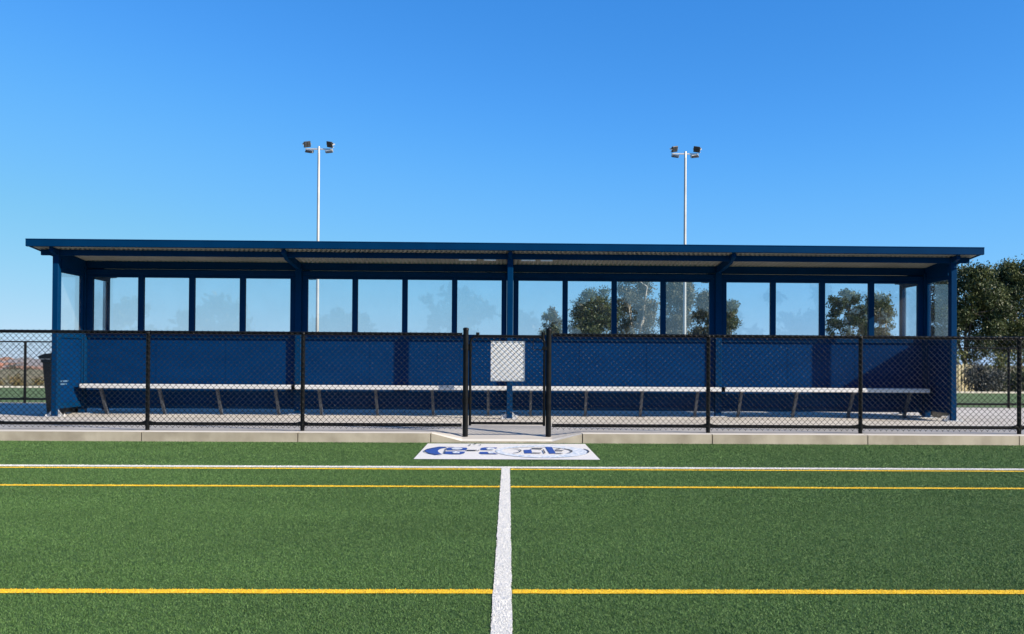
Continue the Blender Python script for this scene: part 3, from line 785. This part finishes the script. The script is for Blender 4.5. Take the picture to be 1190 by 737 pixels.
tree('gum_tree', 4.45, 95, 7.0, 2.5, M['leaf_olive'], M['bark'], 'small olive gum just above the fence right of the gate post', clumps=50, per=110, size=.11, base=.15)
tree('gum_tree', 8.0, 85, 8.2, 5.2, M['leaf_dark'], M['dark_bark'], 'dark green bushy gum with pointed top seen through the window right of the gate', clumps=60, per=150, size=.12, base=.1)
tree('gum_tree', 13.4, 95, 11.0, 5.4, M['leaf_grey'], M['bark'], 'tall grey-green gum with white forked trunk left of the right floodlight mast', clumps=58, per=150, size=.13, base=.28, forks=4)
tree('gum_tree', 16.9, 90, 10.4, 3.9, M['leaf_grey'], M['bark'], 'tall grey-green gum directly behind the right floodlight mast', clumps=78, per=150, size=.12, base=.12)
tree('gum_tree', 19.9, 90, 8.3, 3.3, M['leaf_grey'], M['bark'], 'lower grey-green gum just right of the right floodlight mast', clumps=74, per=150, size=.12, base=.1)
tree('gum_tree', 20.0, 82, 7.0, 2.2, M['leaf_dark'], M['dark_bark'], 'narrow dark gum beside the wide shelter column, lowest of the gums there', clumps=52, per=120, size=.11, base=.1)
tree('gum_tree', 11.2, 100, 7.3, 3.4, M['leaf_olive'], M['bark'], 'low olive gum filling the gap between the dark pointed gum and the white-trunked gum', clumps=44, per=110, size=.12, base=.1)
tree('gum_tree', 28.4, 75, 7.4, 4.3, M['leaf_dark'], M['dark_bark'], 'round dark gum in the second window from the right end of the shelter', clumps=62, per=120, size=.11, base=.12, fill=.76)
tree('gum_tree', 33.0, 80, 7.6, 3.2, M['leaf_olive'], M['bark'], 'olive gum in the last back window before the shelter corner', clumps=56, per=140, size=.11, base=.12)
tree('gum_tree', 29.6, 58, 7.5, 6.2, M['leaf_dark'], M['dark_bark'], 'broad dark gum directly right of the shelter roof end', clumps=64, per=300, size=.092, base=.18, fill=.76)
tree('gum_tree', 34.3, 60, 8.3, 5.6, M['leaf_dark'], M['dark_bark'], 'tallest dark gum at the right edge with several bare limbs low down', clumps=60, per=300, size=.092, base=.26, fill=.74, forks=5)
tree('gum_tree', 38.6, 62, 8.0, 5.4, M['leaf_dark'], M['dark_bark'], 'dark gum cut off by the right edge of the picture', clumps=56, per=300, size=.092, base=.2, fill=.76)

def shrub(name, x, y, z, w, d, h, leaf, label, n=14, per=120, size=.05, cat='shrub', group=None):
    t = empty(name, (x, y, z), label, cat, group)
    rs = np.random.default_rng(int(abs(x) * 37 + y * 11))
    cen, rad = [], []
    b = MB()
    for k in range(n):
        r = min(w, h) * rs.uniform(.18, .30)
        c = (x + rs.uniform(-.5, .5) * (w - r), y + rs.uniform(-.5, .5) * (d - r * .8), z + r * .7 + rs.uniform(0, 1) * max(.05, h - 1.5 * r))
        cen.append(c); rad.append(r)
        b.tube([(x + (c[0] - x) * .3, y, z - .05), ((c[0] + x) / 2, (c[1] + y) / 2, z + (c[2] - z) * .5), c], [.03, .02, .008], 5)
    b.build('stem', M['dark_bark'], t)
    quads_object('foliage', leaf_cloud(cen, rad, per, size, .9), leaf, t)
shrub('shrub', 19.6, 37, .0, 4.6, 2.0, 1.9, M['leaf_shrub'], 'sunlit yellow-green shrub above the hedge at the right edge', 22, 170, .06)
shrub('shrub', 17.3, 37, .0, 3.4, 2.0, 1.65, M['leaf_olive'], 'olive shrub behind the cream paling fence', 18, 160, .06)
shrub('shrub', 17.0, 32.2, -.02, 1.5, .8, 1.25, M['leaf_bush'], 'grey-leaved bush in front of the cream paling fence', 18, 240, .045)
shrub('hedge', 19.9, 32.6, -.02, 4.2, 1.0, .85, M['leaf_dark'], 'low dark hedge right of the grey-leaved bush', 30, 220, .045, 'hedge')
# cream paling fence
pf = empty('paling_fence', (17.0, 33.2, -.05), 'short run of cream timber palings beyond the far turf', 'fence')
b = MB()
for k in range(17):
    x = 15.2 + k * .125; h = 1.02 + random.uniform(-.015, .015)
    b.prism([(x, -.05), (x + .075, -.05), (x + .075, h - .03), (x + .0375, h), (x, h - .03)], 'y', 33.18, 33.2)
b.build('palings', M['paling'], pf)
b = MB(); b.box(15.15, 17.35, 33.203, 33.245, .22, .30); b.box(15.15, 17.35, 33.203, 33.245, .78, .86); b.build('fence_rail', M['paling'], pf)
b = MB()
for k in range(2): b.box(15.2 + k * 1.85, 15.3 + k * 1.85, 33.248, 33.34, -.1, .95)
b.build('paling_post', M['paling'], pf)

# ------------------------------------------------------------------ suburb across the valley
def far_house(x, y, w, d, h, wm, rm, label):
    z = float(ground_h(x, y)); t = empty('house', (x, y, z), label, 'house', 'houses across the valley')
    b = MB(); b.box(x - w / 2, x + w / 2, y - d / 2, y + d / 2, z - 1, z + h); wl = b.build('wall', wm, t)
    b = MB(); e = .6; rh = h * .75
    v = [(x - w / 2 - e, y - d / 2 - e, z + h), (x + w / 2 + e, y - d / 2 - e, z + h), (x + w / 2 + e, y + d / 2 + e, z + h), (x - w / 2 - e, y + d / 2 + e, z + h), (x - w * .22, y, z + h + rh), (x + w * .22, y, z + h + rh)]
    b.add(v, [(0, 1, 5, 4), (1, 2, 5), (2, 3, 4, 5), (3, 0, 4), (0, 3, 2, 1)]); b.build('roof', rm, t)
    b = MB()
    for q in (-.3, .02, .3): b.box(x + q * w - .9, x + q * w + .9, y - d / 2 - .05, y - d / 2 - .02, z + h * .35, z + h * .8)
    b.build('window', M['lens'], t)
rh = random.Random(3)
for k in range(90):
    y = 250 + 420 * (k / 90) + rh.uniform(-8, 8)
    px = rh.uniform(-40, 130) if k % 3 == 0 else rh.uniform(0, 66)
    x = (px - 591) / 1050 * y
    i = (0, 1, 2, 1, 1, 2, 1, 2, 1)[rh.randrange(9)]
    far_house(x, y, rh.uniform(6, 11), rh.uniform(7, 10), rh.uniform(2.2, 3.2), M['house_wall'][rh.randrange(3)], M['house_roof'][i],
              'small suburban house among trees across the valley, seen through the mesh left of the shelter')
cen, rad = [], []
for k in range(980):
    y = 170 + 470 * rh.random()
    x = (rh.uniform(-90, 190) - 591) / 1050 * y
    r = rh.uniform(.8, 1.7); z = float(ground_h(x, y))
    cen.append((x, y, z + r * rh.uniform(.5, 1.1))); rad.append(r)
tag(quads_object('far_woodland', leaf_cloud(cen, rad, 110, .26, 1.1), M['leaf_far']), 'mass of grey-green suburban trees across the valley', 'woodland', kind='stuff')
cen, rad = [], []
for k in range(70):
    x = rh.uniform(-26, -12.5); y = rh.uniform(33.5, 38); r = rh.uniform(.12, .3)
    cen.append((x, y, float(ground_h(x, y)) + r * .5)); rad.append(r)
tag(quads_object('dry_undergrowth', leaf_cloud(cen, rad, 90, .06, .9), island_mat('dry_leaf', [(.10, .075, .035), (.17, .13, .06), (.09, .10, .04)], .7)), 'brownish low undergrowth behind the far turf on the left', 'undergrowth', kind='stuff')
# trees standing behind the photographer: the panes reflect their outline
cen, rad = [], []
for x0, w, h in ((-34, 10, 6.2), (-25, 8, 6.6), (-14, 7, 5.2), (-5, 9, 7.4), (2, 5, 5.4), (8, 7, 6.8), (17, 8, 5.6), (25, 9, 8.2), (34, 12, 9.4)):
    for k in range(34):
        a = rh.uniform(0, 2 * math.pi); q = rh.random() ** .5; hh = rh.random()
        r = rh.uniform(.7, 1.25)
        cen.append((x0 + math.cos(a) * w * .5 * q * (1.1 - .5 * hh), -48 + math.sin(a) * 2, .4 + hh * (h - r))); rad.append(r)
tag(quads_object('treeline', leaf_cloud(cen, rad, 90, .38), M['leaf_olive']), 'line of trees opposite the shelter, seen as faint outlines in its panes', 'treeline', kind='stuff')

# ------------------------------------------------------------------ light and camera
sun_dir = Vector((1.94, -1.0, 1.17)).normalized()
SKY = [(0.5091, 1.0), (1.1457, 0.67), (2.9545, 0.3)]
elev = math.asin(sun_dir.z); az = math.atan2(sun_dir.x, sun_dir.y)
sl = bpy.data.lights.new('sun', 'SUN'); sl.energy = 5.0; sl.angle = R(.53); sl.color = (1, .87, .70)
so = bpy.data.objects.new('sun', sl); so.rotation_euler = sun_dir.to_track_quat('Z', 'Y').to_euler(); so.location = (20, -20, 30); col.objects.link(so)
w = bpy.data.worlds.new('World'); scene.world = w; w.use_nodes = True
N, L = w.node_tree.nodes, w.node_tree.links
bg = N['Background']
sky = N.new('ShaderNodeTexSky'); sky.sky_type = 'NISHITA'; sky.sun_disc = False
sky.sun_elevation = elev; sky.sun_rotation = az
sky.air_density = .7; sky.dust_density = 0; sky.ozone_density = 6; sky.altitude = 0
# soften the steep brightening towards the horizon, channel by channel (a clear dry winter sky)
sep = N.new('ShaderNodeSeparateColor'); cmb = N.new('ShaderNodeCombineColor'); L.new(sky.outputs['Color'], sep.inputs['Color'])
for ch, (gain, gam) in zip(('Red', 'Green', 'Blue'), SKY):
    pw_ = N.new('ShaderNodeMath'); pw_.operation = 'POWER'; pw_.inputs[1].default_value = gam; L.new(sep.outputs[ch], pw_.inputs[0])
    mu = N.new('ShaderNodeMath'); mu.operation = 'MULTIPLY'; mu.inputs[1].default_value = gain; L.new(pw_.outputs[0], mu.inputs[0]); L.new(mu.outputs[0], cmb.inputs[ch])
def vscale(src, k):
    v = N.new('ShaderNodeVectorMath'); v.operation = 'SCALE'; v.inputs['Scale'].default_value = k; L.new(src, v.inputs[0]); return v.outputs[0]
cv = N.new('ShaderNodeRGBCurve')
for c_, pts in zip(cv.mapping.curves, (((.028, .020), (.0563, .051), (.136, .172), (.402, .43), (1, .72)), ((.154, .125), (.258, .279), (.44, .52), (.791, .712), (1, .76)), ((.40, .20), (.62, .40), (.768, .795), (.922, .985), (1, .93)))):
    c_.points[0].location = (0, 0); c_.points[1].location = pts[-1]
    for p in pts[:-1]: c_.points.new(*p)
    for p in c_.points: p.handle_type = 'AUTO_CLAMPED'
cv.mapping.extend = 'HORIZONTAL'; cv.mapping.update()
L.new(vscale(cmb.outputs['Color'], .1866), cv.inputs['Color'])
L.new(vscale(cv.outputs['Color'], 1 / .1866), bg.inputs['Color'])
bg.inputs['Strength'].default_value = .1

F_, YAW, PITCH, ROLL = 1050., .021, 10 / 1050., .0064
cam = bpy.data.cameras.new('camera'); co = bpy.data.objects.new('camera', cam); col.objects.link(co); scene.camera = co
fw = Vector((math.sin(YAW) * math.cos(PITCH), math.cos(YAW) * math.cos(PITCH), math.sin(PITCH)))
rt = Vector((math.cos(YAW), -math.sin(YAW), 0)); up = rt.cross(fw)
rt2 = rt * math.cos(ROLL) + up * math.sin(ROLL); up2 = up * math.cos(ROLL) - rt * math.sin(ROLL)
co.matrix_world = Matrix(((rt2.x, up2.x, -fw.x, 0), (rt2.y, up2.y, -fw.y, 0), (rt2.z, up2.z, -fw.z, .98), (0, 0, 0, 1)))
cam.sensor_width = 36; cam.lens = 36 * F_ / 1190
cam.shift_x = -((591 + F_ * math.tan(YAW)) - 595) / 1190; cam.shift_y = (411 - 368.5) / 1190
cam.clip_start = .05; cam.clip_end = 6000
vs = scene.view_settings; vs.view_transform = 'Standard'; vs.look = 'None'; vs.exposure = .9; vs.gamma = 1; vs.use_curve_mapping = False
scene.render.resolution_x, scene.render.resolution_y = 1024, 634
scene.cycles.max_bounces = 8; scene.cycles.transparent_max_bounces = 24
scene.cycles.use_denoising = True
